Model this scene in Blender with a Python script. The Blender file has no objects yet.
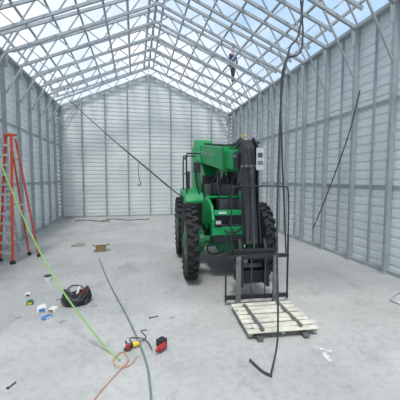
import bpy, bmesh, math, random
from mathutils import Vector, Matrix
random.seed(7)
S=bpy.context.scene
C=S.collection
S.view_settings.view_transform='Standard'
PI=math.pi
# ---------------------------------------------------------------- camera
TH=math.radians(12.2); PH=math.radians(4.2); FPX=300.0; CZ=1.6
F_=Vector((math.sin(TH)*math.cos(PH),math.cos(TH)*math.cos(PH),-math.sin(PH)))
R_=Vector((math.cos(TH),-math.sin(TH),0)); U_=R_.cross(F_)
cam=bpy.data.cameras.new('camera'); co=bpy.data.objects.new('camera',cam); C.objects.link(co)
co.location=(0,0,CZ); cam.sensor_width=36; cam.lens=36*FPX/400
m=Matrix((R_,U_,-F_)).transposed(); co.rotation_euler=m.to_euler()
S.camera=co
def ray(px,py): return F_*FPX+R_*(px-200)+U_*(200-py)
def gp(px,py,z=0.0):
    d=ray(px,py); t=(z-CZ)/d.z; return Vector((d.x*t,d.y*t,z))
def at(px,py,Y):
    d=ray(px,py); t=Y/d.y; return Vector((d.x*t,Y,CZ+d.z*t))
# ---------------------------------------------------------------- materials
def mat(name,col,rough=.6,metal=0,noise=0.0,scale=8,bump=0,emis=None):
    M=bpy.data.materials.new(name); M.use_nodes=True; nt=M.node_tree; b=nt.nodes['Principled BSDF']
    b.inputs['Base Color'].default_value=(*col,1); b.inputs['Roughness'].default_value=rough; b.inputs['Metallic'].default_value=metal
    if noise or bump:
        tc=nt.nodes.new('ShaderNodeTexCoord'); n=nt.nodes.new('ShaderNodeTexNoise'); n.inputs['Scale'].default_value=scale; n.inputs['Detail'].default_value=5
        nt.links.new(tc.outputs['Object'],n.inputs['Vector'])
        if noise:
            r=nt.nodes.new('ShaderNodeValToRGB'); r.color_ramp.elements[0].position=.3; r.color_ramp.elements[1].position=.7
            r.color_ramp.elements[0].color=(*[c*(1-noise) for c in col],1); r.color_ramp.elements[1].color=(*[min(1,c*(1+noise)) for c in col],1)
            nt.links.new(n.outputs['Fac'],r.inputs['Fac']); nt.links.new(r.outputs['Color'],b.inputs['Base Color'])
        if bump:
            bp=nt.nodes.new('ShaderNodeBump'); bp.inputs['Strength'].default_value=bump; bp.inputs['Distance'].default_value=.01
            nt.links.new(n.outputs['Fac'],bp.inputs['Height']); nt.links.new(bp.outputs['Normal'],b.inputs['Normal'])
    return M
M_galv=mat('galvanised_steel',(.40,.44,.465),.5,.2,.12,5)
M_truss=mat('truss_steel',(.36,.39,.42),.5,.25,.12,5)
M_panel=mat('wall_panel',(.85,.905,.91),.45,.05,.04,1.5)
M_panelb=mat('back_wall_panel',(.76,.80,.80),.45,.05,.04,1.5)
M_seam=mat('panel_seam',(.80,.83,.83),.5,.1)
M_green=mat('green_paint',(.008,.36,.11),.4,0,.1,4)
M_dgreen=mat('dark_green_paint',(.008,.16,.05),.45)
M_black=mat('black_paint',(.022,.024,.028),.5,.1,.2,6)
M_dgrey=mat('dark_grey_steel',(.08,.085,.09),.5,.4,.2,8)
M_mgrey=mat('worn_grey_steel',(.17,.18,.18),.5,.4,.25,12)
M_rub=mat('tyre_rubber',(.028,.029,.030),.85,0,.25,20,.3)
M_rim=mat('rim_paint',(.07,.15,.10),.55,.1,.2,10)
M_chrome=mat('chrome',(.8,.8,.82),.15,1)
M_glass=mat('dark_glass',(.05,.07,.08),.08,.2)
M_yel=mat('yellow_plastic',(.75,.5,.03),.5)
M_orange=mat('orange_plastic',(.85,.2,.02),.5)
M_red=mat('red_plastic',(.36,.03,.03),.55)
M_lred=mat('ladder_fibreglass',(.62,.09,.05),.5,0,.1,6)
M_alu=mat('aluminium',(.60,.62,.64),.4,.4)
M_step=mat('ladder_steps',(.58,.58,.57),.45,.3,.1,20)
M_white=mat('white_plastic',(.8,.8,.8),.5)
M_plate=mat('plate_grey_white',(.55,.56,.56),.5)
M_blue=mat('blue_plastic',(.06,.2,.5),.5)
M_wood=mat('pale_wood',(.58,.57,.50),.75,0,.2,7,.25)
M_wood2=mat('grey_wood',(.34,.33,.29),.75,0,.15,14)
M_card=mat('brown_card',(.28,.19,.10),.8)
M_rope=mat('dark_rope',(.045,.05,.058),.8)
M_hoseg=mat('green_hose',(.24,.46,.14),.5)
M_cord=mat('grey_green_cable',(.15,.22,.20),.6)
M_ocord=mat('orange_cord',(.55,.27,.12),.6)
M_skin=mat('skin',(.40,.25,.18),.6); M_cloth=mat('navy_cloth',(.025,.045,.11),.9); M_trous=mat('dark_trousers',(.02,.025,.045),.9)
M_powder=mat('white_powder',(.66,.66,.65),.95,0,.12,20)
# ---------------------------------------------------------------- builders
class MB:
    def __init__(s): s.bm=bmesh.new()
    def box(s,c,d,rot=None):
        M=Matrix.Translation(Vector(c))@(rot.to_4x4() if rot else Matrix.Identity(4))@Matrix.Diagonal((*d,1))
        bmesh.ops.create_cube(s.bm,size=1,matrix=M); return s
    def bar(s,a,b,w,h,up=(0,0,1)):
        a=Vector(a);b=Vector(b);d=b-a;L=d.length;y=d/L
        x=y.cross(Vector(up))
        if x.length<1e-4: x=Vector((1,0,0))
        x.normalize(); z=x.cross(y)
        R=Matrix((x,y,z)).transposed()
        return s.box((a+b)/2,(w,L,h),R)
    def cyl(s,a,b,r,seg=14,r2=None):
        a=Vector(a);b=Vector(b);d=b-a
        M=Matrix.Translation((a+b)/2)@d.to_track_quat('Z','Y').to_matrix().to_4x4()
        bmesh.ops.create_cone(s.bm,cap_ends=True,segments=seg,radius1=r,radius2=r if r2 is None else r2,depth=d.length,matrix=M); return s
    def sph(s,c,r,sc=(1,1,1)):
        bmesh.ops.create_uvsphere(s.bm,u_segments=12,v_segments=8,radius=r,matrix=Matrix.Translation(Vector(c))@Matrix.Diagonal((*sc,1))); return s
    def tube(s,pts,r,seg=7,smooth=6,closed=False):
        P=[Vector(p) for p in pts]
        if smooth and len(P)>2:
            Q=[]
            n=len(P)
            for i in range(n-1):
                p0=P[max(i-1,0)];p1=P[i];p2=P[i+1];p3=P[min(i+2,n-1)]
                for k in range(smooth):
                    t=k/smooth
                    Q.append(.5*((2*p1)+(p2-p0)*t+(2*p0-5*p1+4*p2-p3)*t*t+(3*p1-p0-3*p2+p3)*t**3))
            Q.append(P[-1]); P=Q
        rings=[]; ref=None
        for i,p in enumerate(P):
            d=(P[min(i+1,len(P)-1)]-P[max(i-1,0)]).normalized()
            if ref is None:
                ref=d.cross(Vector((0,0,1)))
                if ref.length<.05: ref=d.cross(Vector((1,0,0)))
            x=(ref-d*ref.dot(d)); x.normalize(); ref=x; y=d.cross(x)
            rings.append([s.bm.verts.new(p+x*r*math.cos(2*PI*k/seg)+y*r*math.sin(2*PI*k/seg)) for k in range(seg)])
        for a,b in zip(rings,rings[1:]):
            for k in range(seg): s.bm.faces.new((a[k],a[(k+1)%seg],b[(k+1)%seg],b[k]))
        s.bm.faces.new(rings[0][::-1]); s.bm.faces.new(rings[-1]); return s
    def prism(s,pts,axis,a,b):
        def P(u,v,w): return {'x':(w,u,v),'y':(u,w,v),'z':(u,v,w)}[axis]
        A=[s.bm.verts.new(P(u,v,a)) for u,v in pts]; B=[s.bm.verts.new(P(u,v,b)) for u,v in pts]
        s.bm.faces.new(A); s.bm.faces.new(B[::-1]); n=len(pts)
        for i in range(n): s.bm.faces.new((A[i],B[i],B[(i+1)%n],A[(i+1)%n]))
        return s
    def lathe(s,prof,axis='x',seg=36,c=(0,0,0)):
        rings=[]
        for (w,r) in prof:
            ring=[]
            for k in range(seg):
                a=2*PI*k/seg; u=r*math.cos(a);v=r*math.sin(a)
                p={'x':(w,u,v),'z':(u,v,w)}[axis]
                ring.append(s.bm.verts.new(Vector(p)+Vector(c)))
            rings.append(ring)
        for a,b in zip(rings,rings[1:]):
            for k in range(seg): s.bm.faces.new((a[k],a[(k+1)%seg],b[(k+1)%seg],b[k]))
        s.bm.faces.new(rings[0][::-1]); s.bm.faces.new(rings[-1])
        return s
    def build(s,name,material,parent=None,bevel=0,smooth=False,label=None):
        bmesh.ops.recalc_face_normals(s.bm,faces=s.bm.faces)
        me=bpy.data.meshes.new(name); s.bm.to_mesh(me); s.bm.free(); me.materials.append(material)
        if smooth:
            for p in me.polygons: p.use_smooth=True
        o=bpy.data.objects.new(name,me); C.objects.link(o); o.parent=parent
        if bevel:
            b=o.modifiers.new('bevel','BEVEL'); b.width=bevel; b.segments=2; b.limit_method='ANGLE'
        if label: o['label']=label
        return o
def tag(o,label,cat,group=None,kind=None):
    o['label']=label; o['category']=cat
    if group: o['group']=group
    if kind: o['kind']=kind
    return o
def empty(name,loc,label,cat,group=None,rz=0):
    o=bpy.data.objects.new(name,None); o.empty_display_size=.1; C.objects.link(o); o.location=loc; o.rotation_euler=(0,0,rz)
    return tag(o,label,cat,group)
def copy_tree(o,parent=None):
    c=o.copy(); C.objects.link(c); c.parent=parent
    for ch in list(o.children): copy_tree(ch,c)
    return c
def struct(o): o['kind']='structure'; return o
ORD=['first','second','third','fourth','fifth','sixth','seventh','eighth','ninth','tenth','eleventh','twelfth','thirteenth','fourteenth','fifteenth']
# ---------------------------------------------------------------- setting
XL,XR,YB=-2.95,4.2,12.95
XM=(XL+XR)/2; HW=(XR-XL)/2; ZE,ZA=4.75,6.15; DEP=.42
def ztop(x): return ZE+(1-abs(x-XM)/HW)*(ZA-ZE)
fm=bpy.data.materials.new('concrete'); fm.use_nodes=True; nt=fm.node_tree; b=nt.nodes['Principled BSDF']; b.inputs['Roughness'].default_value=.5
tc=nt.nodes.new('ShaderNodeTexCoord')
def noise_ramp(scale,detail,p0,p1,c0,c1,rough=.6,map_scale=None,tint=(1,1,1)):
    n=nt.nodes.new('ShaderNodeTexNoise'); n.inputs['Scale'].default_value=scale; n.inputs['Detail'].default_value=detail; n.inputs['Roughness'].default_value=rough
    if map_scale:
        mp=nt.nodes.new('ShaderNodeMapping'); mp.inputs['Scale'].default_value=map_scale; nt.links.new(tc.outputs['Object'],mp.inputs['Vector']); nt.links.new(mp.outputs['Vector'],n.inputs['Vector'])
    else: nt.links.new(tc.outputs['Object'],n.inputs['Vector'])
    r=nt.nodes.new('ShaderNodeValToRGB'); r.color_ramp.elements[0].position=p0; r.color_ramp.elements[1].position=p1
    r.color_ramp.elements[0].color=(c0*tint[0],c0*tint[1],c0*tint[2],1); r.color_ramp.elements[1].color=(c1*tint[0],c1*tint[1],c1*tint[2],1)
    nt.links.new(n.outputs['Fac'],r.inputs['Fac']); return r.outputs['Color'],n
c1,n1=noise_ramp(.8,8,.32,.68,.38,.51,.62,None,(.985,.995,.99))
c2,n2=noise_ramp(14,8,.36,.52,.80,1.0,.72)
c3,n3=noise_ramp(2.6,10,.36,.48,.82,1.0,.78,(1,.6,1))
mx=nt.nodes.new('ShaderNodeMixRGB'); mx.blend_type='MULTIPLY'; mx.inputs[0].default_value=.8
mx2=nt.nodes.new('ShaderNodeMixRGB'); mx2.blend_type='MULTIPLY'; mx2.inputs[0].default_value=1
nt.links.new(c1,mx.inputs[1]); nt.links.new(c2,mx.inputs[2]); nt.links.new(mx.outputs[0],mx2.inputs[1]); nt.links.new(c3,mx2.inputs[2]); nt.links.new(mx2.outputs[0],b.inputs['Base Color'])
struct(MB().box((XM,5,-.1),(HW*2+.4,18,.2)).build('floor',fm))
def prof(z1,pitch=.16):
    out=[];z=0
    while z<z1:
        for dz,o in ((0,0),(pitch*.62,0),(pitch*.72,-1),(pitch*.92,-1)): 
            if z+dz<z1: out.append((z+dz,o*.026))
        z+=pitch
    out.append((z1,0)); return out
def ribbed_side(name,X,sgn,y0,y1):
    m=MB(); P=prof(4.4); bm=m.bm
    ys=[y0,y1]; cols=[[bm.verts.new((X-sgn*o,y,z)) for z,o in P] for y in ys]
    back=[[bm.verts.new((X+sgn*.07,y,z)) for z in (0,4.4)] for y in ys]
    for i in range(len(P)-1): bm.faces.new((cols[0][i],cols[1][i],cols[1][i+1],cols[0][i+1]))
    bm.faces.new((back[0][0],back[1][0],back[1][1],back[0][1]))
    bm.faces.new((cols[0][-1],cols[1][-1],back[1][1],back[0][1]))
    return struct(m.build(name,M_panel))
ribbed_side('wall_right',XR,1,-3,YB); ribbed_side('wall_left',XL,-1,-3,YB)
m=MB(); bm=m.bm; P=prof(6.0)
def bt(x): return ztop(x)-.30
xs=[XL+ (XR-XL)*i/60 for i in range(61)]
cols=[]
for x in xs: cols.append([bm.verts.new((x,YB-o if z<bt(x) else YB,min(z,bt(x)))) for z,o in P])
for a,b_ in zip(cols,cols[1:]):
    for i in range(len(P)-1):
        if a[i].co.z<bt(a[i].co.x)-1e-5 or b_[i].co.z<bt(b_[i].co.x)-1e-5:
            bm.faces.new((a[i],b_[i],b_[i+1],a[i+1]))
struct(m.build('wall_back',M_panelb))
m=MB()
x=XL+.55
while x<XR-.1: m.box((x,YB-.008,bt(x)/2),(.03,.02,bt(x)-.02)); x+=.55
struct(m.build('trim_1',M_seam))
struct(MB().box((XR-.05,5,.03),(.1,15.8,.06)).build('baseboard_right',M_galv))
struct(MB().box((XL+.05,5,.03),(.1,15.8,.06)).build('baseboard_left',M_galv))
struct(MB().box((XM,YB-.06,.03),(2*HW-.2,.1,.06)).build('baseboard_back',M_galv))
# ---------------------------------------------------------------- columns
ys=[4.2+.87*k for k in range(-3,11)]
def col_mesh(h,name,parent,d=.11,w=.045):
    m=MB(); m.box((0,-w/2,h/2),(d,.006,h))
    for s in (-1,1): m.box((s*(d/2-.003),0,h/2),(.006,w+.006,h)); m.box((s*(d/2-.012),w/2,h/2),(.018,.006,h))
    return m.build(name,M_galv,parent)
def make_col(sgn):
    e=empty('steel_column',(0,0,0),'x','column')
    col_mesh(4.36,'post',e,.10 if sgn>0 else .085)
    MB().box((-sgn*.01,0,.006),(.15,.14,.012)).build('base_plate',M_galv,e)
    MB().bar((-sgn*.05,0,3.5),(-sgn*.72,0,4.36+.28-.01),.03,.03).build('knee_brace',M_galv,e)
    MB().box((-sgn*.04,0.0,4.2),(.17,.012,.26)).build('gusset_plate',M_galv,e)
    return e
for sgn,X,side in ((1,XR-.09,'right'),(-1,XL+.085,'left')):
    base=make_col(sgn)
    for i,y in enumerate(reversed(ys)):
        o=base if i==0 else copy_tree(base)
        o.location=(X,y if i else y-.03,0); o['label']=f'{ORD[i]} galvanised steel column from the back corner along the {side} wall'; o['group']=f'steel columns along the {side} wall'
    if sgn>0:
        st=col_mesh(4.34,'wall_stud',None,.04,.02)
        for i,y in enumerate(reversed(ys[:-1])):
            o=st if i==0 else copy_tree(st); o.location=(X+sgn*.04,y+.435,0)
            tag(o,f'{ORD[i]} thin stud between the columns from the back corner along the {side} wall','stud',f'thin studs along the {side} wall')
gx=[XL+.9+.89*i for i in range(7)]
for i,x in enumerate(gx):
    o=col_mesh(bt(x)-.05,'gable_post',None,.06,.035); o.location=(x,YB-.09,0); o.rotation_euler=(0,0,PI/2)
    tag(o,f'{ORD[i]} upright steel post from the left on the back wall','post','posts on the back wall')
for sgn,X,side in ((1,XR-.012,'right'),(-1,XL+.012,'left')):
    for z,w in ((1.45,'lower'),(2.9,'upper')):
        tag(MB().box((X,5.2,z),(.024,15.4,.05)).build('wall_rail',M_galv),f'{w} horizontal steel rail running the length of the {side} wall','rail')
    tag(MB().box((X-sgn*.07,5.2,4.40),(.14,15.6,.06)).build('eave_beam',M_galv),f'steel eave beam along the top of the {side} wall','beam')
# ---------------------------------------------------------------- trusses
def make_truss():
    e=empty('roof_truss',(0,0,0),'x','roof truss')
    for s in (-1,1):
        def top(t,s=s): x=XM+s*HW*(1-t); return Vector((x,0,ztop(x)))
        def bot(t,s=s):
            x=XM+s*HW*(1-t); return Vector((x,0,ztop(x)-DEP*(1-.25*t)))
        MB().bar(top(0),top(1),.05,.065).build('top_chord',M_truss,e)
        MB().bar(bot(0.02),bot(1),.05,.06).build('bottom_chord',M_truss,e)
        N=5
        for i in range(N):
            t0=(i+.05)/N; t1=(i+.5)/N; t2=(i+.95)/N
            MB().bar(bot(t0),top(t1),.026,.026).build('web',M_truss,e)
            MB().bar(top(t1),bot(t2),.026,.026).build('web',M_truss,e)
    MB().bar((XM,0,ZA-.3),(XM,0,ZA),.02,.02).build('king_post',M_truss,e)
    return e
base=make_truss()
tys=list(reversed(ys))
for i,y in enumerate(tys):
    o=base if i==0 else copy_tree(base); o.location=(0,y if i else y-.03,0)
    o['label']=f'{ORD[i]} lattice steel roof truss counting from the back wall'; o['group']='lattice roof trusses'
for s,side in ((-1,'left'),(1,'right')):
    for i in range(7):
        t=.02+i*.155; x=XM+s*HW*(1-t)
        o=MB().box((0,0,.03),(.045,11.6,.075)).build('purlin',M_truss); o.location=(x,7.25,ztop(x)+.04)
        o.rotation_euler=(0,s*math.atan((ZA-ZE)/HW),0)
        tag(o,f'{ORD[i]} roof purlin up from the {side} eave','purlin',f'purlins of the {side} roof slope')
tag(MB().box((XM,7.25,ZA+.06),(.06,11.6,.04)).build('ridge_beam',M_truss),'steel ridge beam along the peak of the open roof','beam')
# ---------------------------------------------------------------- telehandler (front faces -y)
T=empty('telehandler',(1.55,5.4,0),'green telehandler with black boom head and big lugged tyres standing on the slab','telehandler',rz=-.07)
def wheel():
    R=.6;w=.082
    m=MB(); m.lathe([(-w*.75,R*.50),(-w,R*.62),(-w*1.02,R*.82),(-w*.85,R*.93),(0,R*.95),(w*.85,R*.93),(w*1.02,R*.82),(w,R*.62),(w*.75,R*.50)],'x',40)
    n=26
    for k in range(n):
        for s in (-1,1):
            a=2*PI*(k+(.5 if s>0 else 0))/n
            rot=Matrix.Rotation(a,3,'X')@Matrix.Rotation(s*.5,3,'Z')
            m.box(Matrix.Rotation(a,3,'X')@Vector((s*w*.5,0,R*.965)),(w*1.15,.038,.05),rot)
            m.box(Matrix.Rotation(a-.06,3,'X')@Vector((s*w*1.0,0,R*.91)),(.018,.036,.07),Matrix.Rotation(a-.06,3,'X'))
    t=m.build('wheel',M_rub)
    m=MB(); m.lathe([(-w*.8,R*.52),(-w*.85,R*.48),(-w*.4,R*.44),(-w*.35,R*.28),(-w*.9,R*.24),(-w*1.3,R*.12),(w*.5,R*.12),(w*.5,R*.44),(w*.85,R*.48),(w*.8,R*.52)],'x',32)
    for k in range(8):
        a=2*PI*k/8; m.cyl((-w*.6,R*.36*math.cos(a),R*.36*math.sin(a)),(-w*.25,R*.36*math.cos(a),R*.36*math.sin(a)),.018,8)
    r=m.build('rim',M_rim,t)
    return t
w0=wheel()
WR=.50
for i,(x,y) in enumerate(((-.66,-.77),(WR,-.77),(-.68,.77),(WR,.77))):
    o=w0 if i==0 else copy_tree(w0); o.parent=T; o.location=(x,y,.6); o.rotation_euler=(.1*i,0,PI if x>0 else 0)
for y in (-.77,.77):
    m=MB().cyl((-.55,y,.6),(.40,y,.6),.08,14).box((-.05,y,.58),(.30,.28,.30))
    for xc in (-.48,.34):
        m.box((xc,y,.6),(.1,.17,.34)); m.cyl((xc-.05,y,.6),(xc+.05,y,.6),.15,16); m.cyl((xc,y,.4),(xc,y,.8),.04,10)
    m.cyl((-.42,y-.12,.55),(.34,y-.12,.55),.025,10)
    m.build('axle',M_dgreen if y<0 else M_dgrey,T,.01)
m=MB(); m.prism([(-1.0,.60),(-1.05,.88),(-.8,1.02),(1.15,1.08),(1.3,.9),(1.2,.42),(.3,.36),(-.3,.38)],'x',-.32,.28); m.build('chassis',M_dgrey,T,.02)
m=MB()
for xc in (-.34,.30): m.prism([(-1.10,.72),(-1.16,.98),(-1.02,1.18),(-.62,1.30),(-.2,1.22),(-.1,.8),(-.6,.76),(-.62,.87),(-.95,.87),(-1.0,.72)],'x',xc-.02,xc+.02)
m.box((-.02,-1.10,.80),(.64,.05,.12)); m.box((-.02,-1.10,1.08),(.64,.05,.08)); m.box((-.02,-.62,1.29),(.64,.24,.03))
fr=m.build('front_frame',M_green,T,.008)
MB().box((-.02,-1.02,.93),(.56,.02,.20)).build('front_grille',M_black,fr)
MB().box((-.04,-.82,1.18),(.34,.3,.16)).build('valve_cover',M_dgrey,fr,.01)
MB().box((-.20,-1.13,1.08),(.12,.008,.03)).build('decal',M_white,fr)
for xc in (-.27,.23):
    h=MB().box((xc,-1.14,.94),(.11,.05,.08)).build('headlight_housing',M_black,T,.01)
    MB().box((xc,-1.167,.94),(.08,.008,.05)).build('lens',M_alu,h)
for pts in ([(-.25,-1.05,.9),(-.1,-1.16,.78),(.1,-1.12,.84),(.2,-1.0,.95)],[(-.1,-1.05,.95),(.02,-1.18,.72),(.16,-1.14,.76),(.24,-1.0,.9)],
            [(-.06,-1.02,1.12),(-.05,-1.0,1.4),(-.02,-1.1,1.62),(.02,-1.3,1.72)],[(.04,-1.02,1.12),(.06,-1.02,1.36),(.07,-1.15,1.55),(.08,-1.38,1.6)],[(-.28,-.7,1.3),(-.3,-.8,1.52),(-.2,-.95,1.7)],
            [(-.15,-.9,1.2),(-.2,-.75,1.45),(-.16,-.6,1.7)],[(-.32,-1.0,.70),(-.4,-.95,.5),(-.3,-.9,.4),(-.1,-.92,.44)],[(.24,-1.0,.70),(.30,-.96,.5),(.2,-.92,.42),(.0,-.92,.44)]):
    MB().tube(pts,.013,6).build('hydraulic_hose',M_black,T,smooth=True)
m=MB(); m.prism([(.0,.72),(-.04,1.18),(.08,1.32),(1.1,1.38),(1.3,1.25),(1.3,.95),(.3,.9),(.2,.7)],'x',-.66,-.3); hd=m.build('engine_cover',M_green,T,.02)
for i in range(5): MB().box((-.664,.3+.1*i,1.16),(.012,.05,.18)).build('vent',M_black,hd)
MB().box((-.48,-.04,.96),(.28,.014,.34)).build('front_vent',M_black,hd)
MB().box((-.48,-.1,.60),(.28,.3,.30)).build('fuel_tank',M_black,T,.02)
MB().box((.38,.0,.66),(.16,.36,.34)).build('step_box',M_black,T,.02)
m=MB(); 
for y in (.05,.75):
    m.tube([(-.62,y,1.32),(-.62,y,1.98),(-.56,y,2.05),(-.36,y,2.05)],.016,6,4)
m.bar((-.62,.05,1.98),(-.62,.75,1.98),.028,.028); m.bar((-.62,.05,1.68),(-.62,.75,1.68),.022,.022); m.build('guard_frame',M_black,T)
m=MB(); m.prism([(.35,1.0),(.3,1.5),(.55,1.9),(1.35,1.93),(1.4,1.0)],'x',-.32,.24); m.build('rear_frame',M_dgreen,T,.02)
MB().box((-.04,.29,1.4),(.50,.02,.5)).build('cooler_grille',M_black,T)
MB().box((-.02,-.15,1.34),(.54,.5,.30)).build('valve_block',M_dgrey,T,.02)
MB().box((-.18,-.48,1.42),(.18,.14,.2)).build('filter_housing',M_black,T,.02)
# cab on image-right side
cx0,cx1,cy0,cy1,cz0,cz1=.22,.58,-.42,.6,.95,2.18
m=MB()
for x in (cx0,cx1):
    m.bar((x,cy0-.05,cz0),(x,cy0+.05,cz1),.045,.045); m.bar((x,cy1,cz0),(x,cy1-.03,cz1),.045,.045)
    m.bar((x,cy0+.05,cz1),(x,cy1,cz1),.045,.045); m.bar((x,cy0,1.5),(x,cy1,1.5),.04,.04)
for y in (cy0+.05,cy1): m.bar((cx0,y,cz1),(cx1,y,cz1),.045,.045)
m.build('cab_frame',M_black,T,.008)
cm=(cx0+cx1)/2
MB().box((cm,.1,cz1+.03),(.42,1.1,.04)).build('cab_roof',M_black,T,.015)
MB().box((cm,.1,1.15),(.34,1.0,.45)).build('cab_tub',M_green,T,.02)
MB().box((cm,cy0+.02,1.80),(.30,.012,.68)).build('windscreen',M_glass,T)
MB().box((cm,cy1-.01,1.80),(.30,.012,.68)).build('rear_window',M_glass,T)
m=MB(); m.box((cm,.3,1.45),(.26,.34,.12)); m.box((cm,.47,1.75),(.26,.1,.5)); m.build('seat',M_black,T,.03)
m=MB(); 
pts=[(cm+.10*math.cos(a),-.18,1.62+.10*math.sin(a)) for a in [2*PI*k/16 for k in range(17)]]
m.tube(pts,.012,6,0); m.bar((cm,-.3,1.4),(cm,-.18,1.62),.03,.03); m.build('steering_wheel',M_black,T)
MB().cyl((.32,-.3,cz1+.04),(.32,-.3,cz1+.10),.025,12).build('beacon',M_orange,T)
# ---- boom assembly: one long sloping beam from the high rear pivot to the head
def B(o): o.location.x+=.04; return o
bz=lambda y: 1.88+.30*(y+1.0)/2.3
bx=lambda y: -.24*(y+1.1)/2.4
m=MB(); m.bar((bx(1.35),1.35,bz(1.35)),(bx(-.85),-.85,bz(-.85)),.30,.36); m.prism([(1.3,1.92),(1.42,2.25),(1.15,2.44),(.7,2.38),(.55,1.90)],'x',bx(1.1)-.16,bx(1.1)+.16); bo=B(m.build('boom',M_green,T,.015))
seq=[(0,1,0),(1,1,1),(1,0,0),(0,1,1),(1,1,0),(1,0,1),(0,1,0),(1,1,0)]
for i,(a,b_,c) in enumerate(seq):
    y=.62-.13*i; z=bz(y)+.02; xx=bx(y)-.156
    m=MB().box((xx,y,z),(.008,.018,.07))
    if a: m.box((xx,y-.035,z+.03),(.009,.05,.012))
    if b_: m.box((xx,y-.035,z),(.009,.045,.012))
    if c: m.box((xx,y-.035,z-.03),(.009,.05,.012))
    m.build('decal_stroke',M_plate,bo)
MB().box((bx(-.86),-.86,bz(-.86)),(.34,.03,.40)).build('boom_collar',M_dgreen,bo,.01)
MB().box((bx(-.8),-.82,bz(-.8)+.20),(.18,.1,.05)).build('hose_clamp',M_black,bo,.01)
MB().bar((bx(1.0),1.0,bz(1.0)+.2),(bx(-.5),-.5,bz(-.5)+.2),.12,.04).build('hose_tray',M_black,bo,.01)
for s in (-1,1): B(MB().prism([(.75,1.0),(1.25,1.0),(1.45,2.1),(1.35,2.3),(1.05,2.25)],'x',-.18+s*.20-.025,-.18+s*.20+.025).build('boom_support',M_green,T,.01))
B(MB().bar((bx(-.85),-.85,bz(-.85)),(0,-1.18,bz(-1.18)),.23,.28).build('boom_stage',M_green,T,.01))
B(MB().bar((0,-1.16,bz(-1.16)),(0,-1.38,bz(-1.35)),.18,.22).build('boom_extension',M_black,T,.01))
B(MB().cyl((-.05,.45,1.2),(-.05,-.1,1.52),.06,12).build('lift_cylinder',M_dgrey,T))
B(MB().cyl((-.05,-.1,1.52),(-.05,-.4,1.72),.035,12).build('piston_rod',M_chrome,T))
hx=.03
m=MB(); m.prism([(-1.24,2.06),(-1.40,2.12),(-1.54,2.02),(-1.62,1.2),(-1.72,.72),(-1.54,.72),(-1.40,1.3),(-1.36,1.70),(-1.24,1.76)],'x',-.075,.085); bh=B(m.build('boom_head',M_dgrey,T,.015)); bh.location.x+=hx
for s in (-1,1):
    MB().prism([(-1.20,2.12),(-1.44,2.16),(-1.59,2.05),(-1.68,1.2),(-1.78,.75),(-1.70,.75),(-1.58,1.2),(-1.50,1.98),(-1.41,2.08),(-1.20,2.02)],'x',s*.095-.008+.005,s*.095+.008+.005).build('side_plate',M_black,bh)
m=MB()
for s in (-1,1): m.prism([(-1.50,.2),(-1.52,.74),(-1.72,.80),(-1.84,.6),(-1.88,.2)],'x',s*.17-.022,s*.17+.022)
m.box((0,-1.66,.3),(.34,.24,.16)); m.box((0,-1.80,.62),(.56,.08,.13)); B(m.build('coupler_bracket',M_black,T,.01)).location.x+=.03
B(MB().cyl((.0,-1.66,1.72),(.0,-1.73,1.1),.030,14).build('tilt_cylinder',M_dgrey,T)).location.x+=hx
B(MB().cyl((.0,-1.73,1.1),(0,-1.82,.64),.014,12).build('piston_rod',M_dgrey,T)).location.x+=hx
for i in range(2):
    x=-.035+.07*i
    B(MB().tube([(x,-.8,2.10),(x,-1.2,2.12-.02*i),(x+.02,-1.5,2.10),(x*.9+.03,-1.65,1.8),(x*.8+.03,-1.75,1.3),(x*1.5+.03,-1.79,.8)],.008,6).build('hydraulic_hose',M_black,T,smooth=True))
m=B(MB().box((.12,-1.67,1.85),(.10,.012,.29)).build('warning_plate',M_plate,T)); m.location.x+=.02
MB().box((.12,-1.679,1.90),(.065,.006,.06)).build('symbol_panel',M_dgrey,m)
MB().box((.12,-1.679,1.80),(.07,.006,.05)).build('symbol_panel',M_mgrey,m)
B(MB().box((.0,-1.42,2.18),(.04,.05,.03)).build('marker_lamp',M_yel,T))
for a,b_,r in (((-.14,-1.3,1.90),(.17,-1.3,1.90),.03),((-.2,-1.66,.42),(.24,-1.66,.42),.035),((-.09,-1.58,1.75),(.16,-1.58,1.75),.025)): B(MB().cyl(a,b_,r,12).build('pivot_pin',M_mgrey,T))
m=MB(); m.tube([(-.4,-.1,1.3),(-.5,-.3,1.6),(-.46,-.35,1.9)],.012,6); mm=m.build('mirror_arm',M_black,T)
MB().box((-.48,-.37,1.78),(.12,.03,.18)).build('mirror',M_black,mm,.01)
MB().cyl((-.5,.9,1.32),(-.5,.9,1.74),.035,12).build('exhaust_pipe',M_dgrey,T)
# carriage
Yc=-1.92
m=MB()
x0,x1=-.33,.48
for z in (.62,.1): m.box(((x0+x1)/2,Yc,z),(x1-x0+.02,.04,.045))
m.box((x0,Yc,.47),(.018,.026,.84)); m.box((x1,Yc,.47),(.018,.026,.84))
ca=m.build('carriage',M_black,T,.003)
for x in (.0,.18): MB().box((x,Yc,.36),(.012,.018,.5)).build('bar',M_dgrey,ca)
m=MB(); m.tube([(x0+.06,Yc,.62),(x0+.07,Yc,1.40),(x0+.12,Yc,1.49),(x0+.4,Yc,1.50),(x1-.08,Yc,1.49),(x1-.01,Yc,1.41),(x1,Yc,.85)],.009,7,5)
m.build('load_guard',M_black,ca)
for x in (-.18,.30):
    m=MB(); m.box((x,Yc-.04,.33),(.06,.03,.6)); m.prism([(Yc-.03,.025),(Yc-.03,.07),(Yc-.4,.065),(Yc-.88,.04),(Yc-.88,.025)],'x',x-.03,x+.03); m.build('fork',M_mgrey,T)
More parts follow.
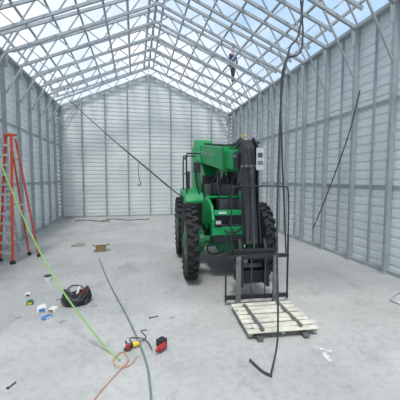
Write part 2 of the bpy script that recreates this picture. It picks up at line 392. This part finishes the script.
# ---------------------------------------------------------------- boards on the forks
zb=.037
PX,PY=1.455,2.99
P=empty('timber_pallet',(PX,PY,zb),'pale slatted timber pallet lying across the steel forks','pallet',rz=-.07)
for x in (-.34,0.0,.34): MB().box((x,0,.017),(.04,.66,.034)).build('bearer',M_wood2,P,.003)
for i in range(7): MB().box((0,-.31+.103*i,.041),(.74,.075,.012)).build('board',M_wood,P,.002)
for i,(x,y,r,l) in enumerate(((PX+.04,PY-.24,-.04,.70),(PX-.01,PY-.04,-.10,.74),(PX,PY+.17,-.05,.66))):
    o=MB().box((0,0,.008),(l,.075,.016)).build('loose_plank',M_wood,None,.002); o.location=(x,y,zb+.0475); o.rotation_euler=(0,0,r)
    tag(o,['pale loose plank at the near edge of the timber pallet','pale loose plank across the middle of the timber pallet','pale loose plank at the back of the timber pallet beside the carriage'][i],'plank','loose planks on the pallet')
for i,x in enumerate((1.24,1.66)):
    o=MB().bar((x-.03,PY-.33,zb+.071),(x,PY+.28,zb+.071),.034,.012).build('lashing_bar',M_mgrey)
    tag(o,['left dark bar lying over the pale planks','right dark bar lying over the pale planks'][i],'bar')
# ---------------------------------------------------------------- ladders
L=empty('step_ladder',(-2.28,6.38,0),'tall red fibreglass step ladder standing open near the left wall','ladder',rz=math.atan2(.62,.5))
H=2.4
for s in (-1,1):
    MB().bar((-.20,s*.20,0.0),(-.05,s*.09,H),.024,.045,up=(1,0,0)).build('front_rail',M_lred,L)
    MB().bar((.36,s*.15,0.0),(.03,s*.08,H-.06),.020,.032,up=(1,0,0)).build('rear_rail',M_lred,L)
    MB().bar((-.13,s*.15,1.1),(.18,s*.12,1.08),.008,.025).build('spreader',M_alu,L)
    MB().box((-.20,s*.20,.03),(.08,.05,.06)).build('foot',M_rub,L)
    MB().box((.36,s*.15,.03),(.06,.04,.06)).build('foot',M_rub,L)
for i in range(12):
    z=.18+.185*i; t=z/H; MB().box((-.20+.15*t,0,z),(.08,.38-.21*t,.04)).build('step',M_step,L)
for i in range(4):
    z=.45+.5*i; t=z/H; MB().box((.36-.33*t,0,z),(.02,.30-.14*t,.025)).build('rear_brace',M_alu,L)
MB().box((-.02,0,H+.01),(.15,.21,.04)).build('top_cap',M_lred,L,.01)
L2=empty('straight_ladder',(-2.5,6.95,0),'pale aluminium straight ladder leaning on the left wall behind the red ladder','ladder')
for s in (-1,1): MB().bar((0,s*.2,0),(-.24,s*.2,2.45),.025,.06,up=(1,0,0)).build('rail',M_alu,L2)
for i in range(10): 
    z=.22+.23*i; MB().cyl((-.24*z/2.45,-.2,z),(-.24*z/2.45,.2,z),.016,8).build('rung',M_alu,L2)
# ---------------------------------------------------------------- ropes and cables
def rope(name,pts,r,m,label,cat='rope',smooth=6):
    o=MB().tube(pts,r,7,smooth).build(name,m,None,smooth=True); return tag(o,label,cat)
A=at(68,99,12.7); Bp=at(184,199,6.35)
D_=Vector((0,0,-.05))
G=rope('guy_rope',[A,A.lerp(Bp,.35)+D_,A.lerp(Bp,.7)+D_,Bp],.014,M_rope,'long dark rope slanting from the back left corner down to the telehandler')
MB().tube([A.lerp(Bp,.60)+D_,A.lerp(Bp,.92)+D_*.4],.020,8,0).build('tensioner',M_dgrey,G)
a3=A.lerp(Bp,.74)+D_
MB().tube([a3,a3-Vector((.02,0,.2)),a3-Vector((-.01,0,.5))],.008).build('rope_tail',M_rope,G)
h0=a3-Vector((-.01,0,.5)); MB().tube([h0,h0+Vector((.03,0,-.04)),h0+Vector((.02,0,-.10)),h0+Vector((-.03,0,-.10)),h0+Vector((-.035,0,-.06))],.012,6).build('hook',M_black,G)
tp=Vector((1.45,2.46,5.35))
rope('hanging_rope',[tp,at(303,0,2.3),at(289,50,2.2),at(282,90,2.14),at(279,150,2.14),at(277,230,2.14),at(278,310,2.14),at(277,345,2.14),gp(271,374,.02)],.008,M_rope,'grey rope hanging from the roof in front of the pallet')
rope('floor_strap',[gp(272,376,.012),gp(262,371,.012),gp(250,360,.012)],.011,M_rope,'short black strap end lying on the slab below the hanging rope','strap')
rope('sling_rope',[Vector((1.6,3.33,5.5)),at(303,30,3.2),at(286,60,3.1),at(281,90,3.1),at(282,150,3.1),at(284,200,3.2),at(286,252,3.4)],.010,M_rope,'second dark rope running down to the load guard of the telehandler')
rope('wall_cable',[at(360,90,4.75),at(350,130,5.0),at(337,168,5.3),at(324,202,5.7),at(313,229,6.05)],.011,M_rope,'dark cable slanting down in front of the right wall columns','cable')
g=[at(-30,90,3.6),at(0,162,3.45),at(18,205,3.35),at(38,248,3.2),at(62,290,3.0),at(90,328,2.85),gp(110,352,.012),gp(120,360,.012)]
rope('air_hose',g,.008,M_hoseg,'green air hose sweeping from the upper left down to the floor','hose')
rope('power_cable',[gp(99,258,.01),gp(106,276,.01),gp(116,296,.01),gp(128,318,.01),gp(140,345,.01),gp(147,365,.01),gp(150,385,.01),gp(152,408,.01)],.009,M_cord,'grey green power cable trailing along the slab towards the camera','cable')
rope('orange_cord',[gp(137,356,.008),gp(130,365,.008),gp(118,366,.028),gp(113,360,.028),gp(122,352,.008),gp(128,360,.022),gp(116,374,.008),gp(100,392,.008),gp(88,408,.008)],.004,M_ocord,'thin orange cord looped beside the small tools','cord')
rope('black_cord',[gp(152,349,.026),gp(147,341,.026),gp(141,338,.026),gp(130,338,.006),gp(133,343,.016),gp(141,341,.03),gp(146,337,.006),gp(141,331,.006),gp(147,330,.006)],.005,M_rope,'thin black cord tangled between the two small power tools','cord')
rope('edge_hose',[gp(408,290,.02),gp(397,293,.02),gp(391,299,.02),gp(400,303,.02),gp(410,302,.02)],.012,M_alu,'pale hose end curled at the foot of the right wall','hose')
rope('wall_base_rope',[gp(75,221,.012),gp(88,220,.012),gp(100,221,.03),gp(112,219,.012),gp(128,220,.012),gp(150,219,.012)],.014,M_rope,'dark rope lying along the foot of the back wall')
# ---------------------------------------------------------------- floor items
def item(name,px,py,label,cat,rz=0,group=None):
    p=gp(px,py); return empty(name,(p.x,p.y,0),label,cat,group,rz)
t=item('tool_bag',76,303,'black open tool bag stuffed with small tools beside the green hose','bag')
m=MB(); bm=m.bm; seg=28; rings=[]
for (z,r) in ((0,.12),(.008,.15),(.05,.168),(.11,.16),(.15,.145),(.155,.13),(.12,.115),(.10,.06)):
    ring=[]
    for k in range(seg):
        a=2*PI*k/seg; rr=r*(1+.09*math.sin(3*a+.5)+.06*math.sin(5*a+z*20)); zz=z*(1+.25*math.sin(2*a+1)+.1*math.sin(5*a))
        ring.append(bm.verts.new((rr*math.cos(a)*1.05,rr*math.sin(a)*.85,zz)))
    rings.append(ring)
for a,b_ in zip(rings,rings[1:]):
    for k in range(seg): bm.faces.new((a[k],a[(k+1)%seg],b_[(k+1)%seg],b_[k]))
bm.faces.new(rings[0][::-1]); bm.faces.new(rings[-1]); m.build('body',M_black,t,smooth=True)
MB().tube([(-.15,-.02,.13),(-.13,-.08,.12),(-.03,-.14,.09),(.08,-.14,.09),(.14,-.06,.13)],.009,6).build('handle',M_dgrey,t)
MB().tube([(-.12,.06,.14),(-.06,.08,.20),(.04,.09,.19),(.12,.05,.14)],.009,6).build('handle',M_dgrey,t)
for k in range(7):
    a=2*PI*k/7+.3; MB().box((.165*math.cos(a),.135*math.sin(a),.05),(.02,.06,.06),Matrix.Rotation(a,3,'Z')).build('pocket',M_dgrey,t)
for i,(dx,dy,tx,ty,mm_,nm,lb) in enumerate(((-.05,.02,-.04,.02,M_mgrey,'hand_tool','grey handled tool sticking out of the left side of the tool bag'),(.05,-.03,.05,-.02,M_red,'hand_tool','dark red handled tool sticking out of the black tool bag'),(.01,.04,.02,.03,M_white,'paper_roll','small white roll standing in the black tool bag'))):
    p=t.location+Vector((dx,dy,.10)); q=p+Vector((tx,ty,.07))
    o=MB().cyl(p,q,.010 if i<2 else .016,10).cyl(q,q+Vector((tx*.3,ty*.3,.02)),.013 if i<2 else .016,10).build(nm,mm_); tag(o,lb,'tool' if i<2 else 'roll')
def packet(px,py,w,d,h,rz,m1,m2,label):
    e=item('packet',px,py,label,'packet',rz,'packets on the floor by the hose')
    MB().prism([(-w/2,0),(w/2,0),(w/2*.9,h*.8),(w*.2,h),(-w*.3,h*.85),(-w/2*.95,h*.6)],'y',-d/2,d/2).build('bag',m1,e,.006)
    MB().box((0,-d/2-.002,h*.4),(w*.6,.004,h*.5)).build('printed_panel',m2,e)
packet(42,311,.11,.1,.07,.3,M_white,M_blue,'white and blue packet on the left of the pair of packets')
packet(53,311,.10,.08,.05,-.4,M_white,M_card,'white and brown packet on the right of the pair of packets')
packet(47,318,.12,.06,.03,.9,M_blue,M_white,'flat blue packet lying just in front of the white packets')
packet(30,304,.08,.07,.05,.2,M_dgreen,M_yel,'small green packet between the ladder and the white packets')
packet(28,296,.07,.06,.05,.2,M_white,M_dgreen,'small white packet just behind the green packet')
t=item('plastic_pot',48,281,'small white plastic pot with dark lid standing near the ladder','pot')
MB().lathe([(0,.045),(.07,.055),(.075,.05)],'z',16).build('body',M_white,t); MB().cyl((0,0,.075),(0,0,.09),.054,16).build('lid',M_dgrey,t)
t=item('cardboard_box',101,251,'small brown open cardboard box at the far end of the power cable','box',.2)
m=MB(); 
for c,d in (((0,0,.005),(.2,.16,.01)),((-.1,0,.06),(.008,.16,.12)),((.1,0,.06),(.008,.16,.12)),((0,-.08,.06),(.2,.008,.12)),((0,.08,.06),(.2,.008,.12))): m.box(c,d)
m.build('body',M_card,t)
for s in (-1,1): MB().box((s*.14,0,.13),(.08,.15,.006),Matrix.Rotation(-s*.4,3,'Y')).build('flap',M_card,t)
for px,py,l,w,rz,lb in ((78,246,.3,.1,.1,'short grey offcut board lying left of the cardboard box'),(106,222,.3,.1,.3,'small offcut board at the foot of the back wall')):
    p=gp(px,py); o=MB().box((0,0,.02),(l,w,.04)).box((.05,.04,.05),(l*.6,w*.5,.02)).build('offcut_board',M_wood2,None,.004); o.location=p; o.rotation_euler=(0,0,rz); tag(o,lb,'board')
e=item('cordless_drill',163,351,'dark red cordless drill lying right of the yellow grinder','drill',.7); e.scale=(.58,.58,.75)
MB().cyl((-.1,0,.06),(.06,0,.06),.04,14).cyl((-.16,0,.06),(-.1,0,.06),.018,12,.03).build('motor_housing',M_red,e,.004,True)
MB().bar((.03,0,.06),(.09,.1,.03),.05,.05).build('handle',M_black,e,.006)
MB().box((.1,.13,.045),(.14,.12,.09)).build('battery',M_black,e,.006)
MB().cyl((-.2,0,.06),(-.16,0,.06),.008,8).build('bit',M_chrome,e)
e=item('angle_grinder',131,349,'dark and yellow angle grinder lying where the hose and cables meet','grinder',.3); e.scale=(.58,.58,.75)
MB().cyl((.03,0,.045),(.13,0,.045),.032,14).build('motor_housing',M_yel,e,.003,True)
MB().cyl((-.02,0,.045),(.03,0,.045),.034,14).build('body',M_black,e,.003,True)
MB().box((-.05,0,.045),(.06,.07,.06)).build('gear_head',M_red,e,.008)
MB().cyl((-.06,0,.012),(-.06,0,.018),.06,20).build('disc',M_dgrey,e)
MB().cyl((-.05,.03,.05),(-.05,.13,.06),.013,10).build('side_handle',M_black,e)
for i,(px,py,l,rz) in enumerate(((154,317,.10,.2),(12,385,.07,1.1))):
    p=gp(px,py,.006); o=MB().cyl((-l/2,0,0),(l/2,0,0),.006,8).cyl((-l/2-.008,0,0),(-l/2,0,0),.012,8).build('steel_bolt',M_dgrey); o.location=p; o.rotation_euler=(0,0,rz)
    tag(o,['steel bolt on the slab between the cable and the telehandler','steel bolt nearest the bottom left corner'][i],'bolt')
for i,(px,py,rz,lb) in enumerate(((18,318,.3,'small pale timber chip left of the packets'),(62,322,1.0,'small pale timber chip right of the blue packet'),(172,318,.2,'small pale timber chip beside the steel bolt'),(120,268,.5,'small pale timber chip behind the power cable'),(58,300,.9,'small pale timber chip between the white packets and the tool bag'),(94,306,.1,'small pale timber chip just right of the tool bag'))):
    p=gp(px,py); o=MB().prism([(-.035,-.01),(.03,-.015),(.04,.005),(-.02,.015)],'z',0,.01).build('timber_chip',M_wood2); o.location=p; o.rotation_euler=(0,0,rz); tag(o,lb,'wood chip','timber chips on the slab')
def spill(px,py,r,label,seed):
    random.seed(seed); m=MB(); c=gp(px,py,.003)
    for j in range(14):
        a=random.random()*6.28; rr=random.random()*r; q=c+Vector((math.cos(a)*rr,math.sin(a)*rr*1.5,0)); s=r*(.1+.25*random.random())
        vs=[m.bm.verts.new(q+Vector((s*math.cos(t)*(.6+.5*random.random()),s*math.sin(t)*(.6+.6*random.random()),j*.0002))) for t in [2*PI*k/11 for k in range(11)]]
        m.bm.faces.new(vs)
    return tag(m.build('powder_spill',M_powder),label,'spill',None,'stuff')
spill(325,353,.08,'white powdery splash on the slab right of the pallet',3)
# ---------------------------------------------------------------- worker standing on a roof purlin
def skin(name,verts,edges,radii,m,parent,root=0):
    me=bpy.data.meshes.new(name); me.from_pydata(verts,edges,[]); me.materials.append(m)
    o=bpy.data.objects.new(name,me); C.objects.link(o); o.parent=parent
    md=o.modifiers.new('skin','SKIN'); md.use_smooth_shade=True
    for i,r in enumerate(radii):
        v=me.skin_vertices[0].data[i]; v.radius=(r,r) if not isinstance(r,tuple) else r; v.use_root=(i==root)
    sb=o.modifiers.new('sub','SUBSURF'); sb.levels=1; sb.render_levels=2
    return o
xw=XM+HW*(1-.175)
W=empty('person',(xw,tys[2]-.3,ztop(xw)+.09),'worker in dark clothes standing up among the open roof trusses above the telehandler','person',rz=.3)
W.scale=(.82,.82,.82)
V=[(0,0,.82),(0,0,1.02),(0,0,1.24),(0,0,1.34),(0,-.01,1.43),(0,-.02,1.51),
 (.14,0,1.22),(.19,-.05,1.0),(.13,-.16,.84),(-.14,0,1.22),(-.19,-.04,1.0),(-.12,-.2,.92),
 (.05,0,.78),(.04,-.03,.44),(.02,.06,.08),(.02,-.03,.05),(-.05,0,.78),(-.05,-.05,.44),(-.03,-.12,.08),(-.03,-.21,.05)]
E=[(0,1),(1,2),(2,3),(3,4),(4,5),(2,6),(6,7),(7,8),(2,9),(9,10),(10,11),(0,12),(12,13),(13,14),(14,15),(0,16),(16,17),(17,18),(18,19)]
Rr=[.11,.10,.11,.045,.08,.065,.05,.038,.03,.05,.038,.03,.075,.055,.04,.03,.075,.055,.04,.03]
skin('body',V,E,Rr,M_skin,W)
skin('jacket',V[:3]+[(0,0,1.28)]+V[6:12],[(0,1),(1,2),(2,3),(2,4),(4,5),(5,6),(2,7),(7,8),(8,9)],[.125,.12,.125,.055,.065,.052,.042,.065,.052,.042],M_cloth,W)
skin('trousers',[V[0]]+V[12:15]+V[16:19],[(0,1),(1,2),(2,3),(0,4),(4,5),(5,6)],[.12,.088,.068,.052,.088,.068,.052],M_trous,W)
MB().sph((0,.0,1.50),.085,(1,1.05,.85)).build('hair',M_black,W,smooth=True)
# ---------------------------------------------------------------- light
wd=bpy.data.worlds.new('sky'); S.world=wd; wd.use_nodes=True; nt=wd.node_tree; bg=nt.nodes['Background']
tc=nt.nodes.new('ShaderNodeTexCoord'); n=nt.nodes.new('ShaderNodeTexNoise'); n.inputs['Scale'].default_value=1.8; n.inputs['Detail'].default_value=5; n.inputs['Roughness'].default_value=.5
mp=nt.nodes.new('ShaderNodeMapping'); mp.inputs['Scale'].default_value=(1,1,1.6); mp.inputs['Location'].default_value=(.3,.1,0)
nt.links.new(tc.outputs['Generated'],mp.inputs['Vector']); nt.links.new(mp.outputs['Vector'],n.inputs['Vector'])
r=nt.nodes.new('ShaderNodeValToRGB'); r.color_ramp.elements[0].position=.38; r.color_ramp.elements[1].position=.60
r.color_ramp.elements[0].color=(.34,.48,.65,1); r.color_ramp.elements[1].color=(.76,.78,.79,1)
nt.links.new(n.outputs['Fac'],r.inputs['Fac']); nt.links.new(r.outputs['Color'],bg.inputs['Color']); bg.inputs['Strength'].default_value=1.55
sl=bpy.data.lights.new('sun','SUN'); sl.energy=2.8; sl.angle=math.radians(10); sl.color=(1,.97,.92)
so=bpy.data.objects.new('sun',sl); C.objects.link(so); so.rotation_euler=(math.radians(24),math.radians(-8),0)
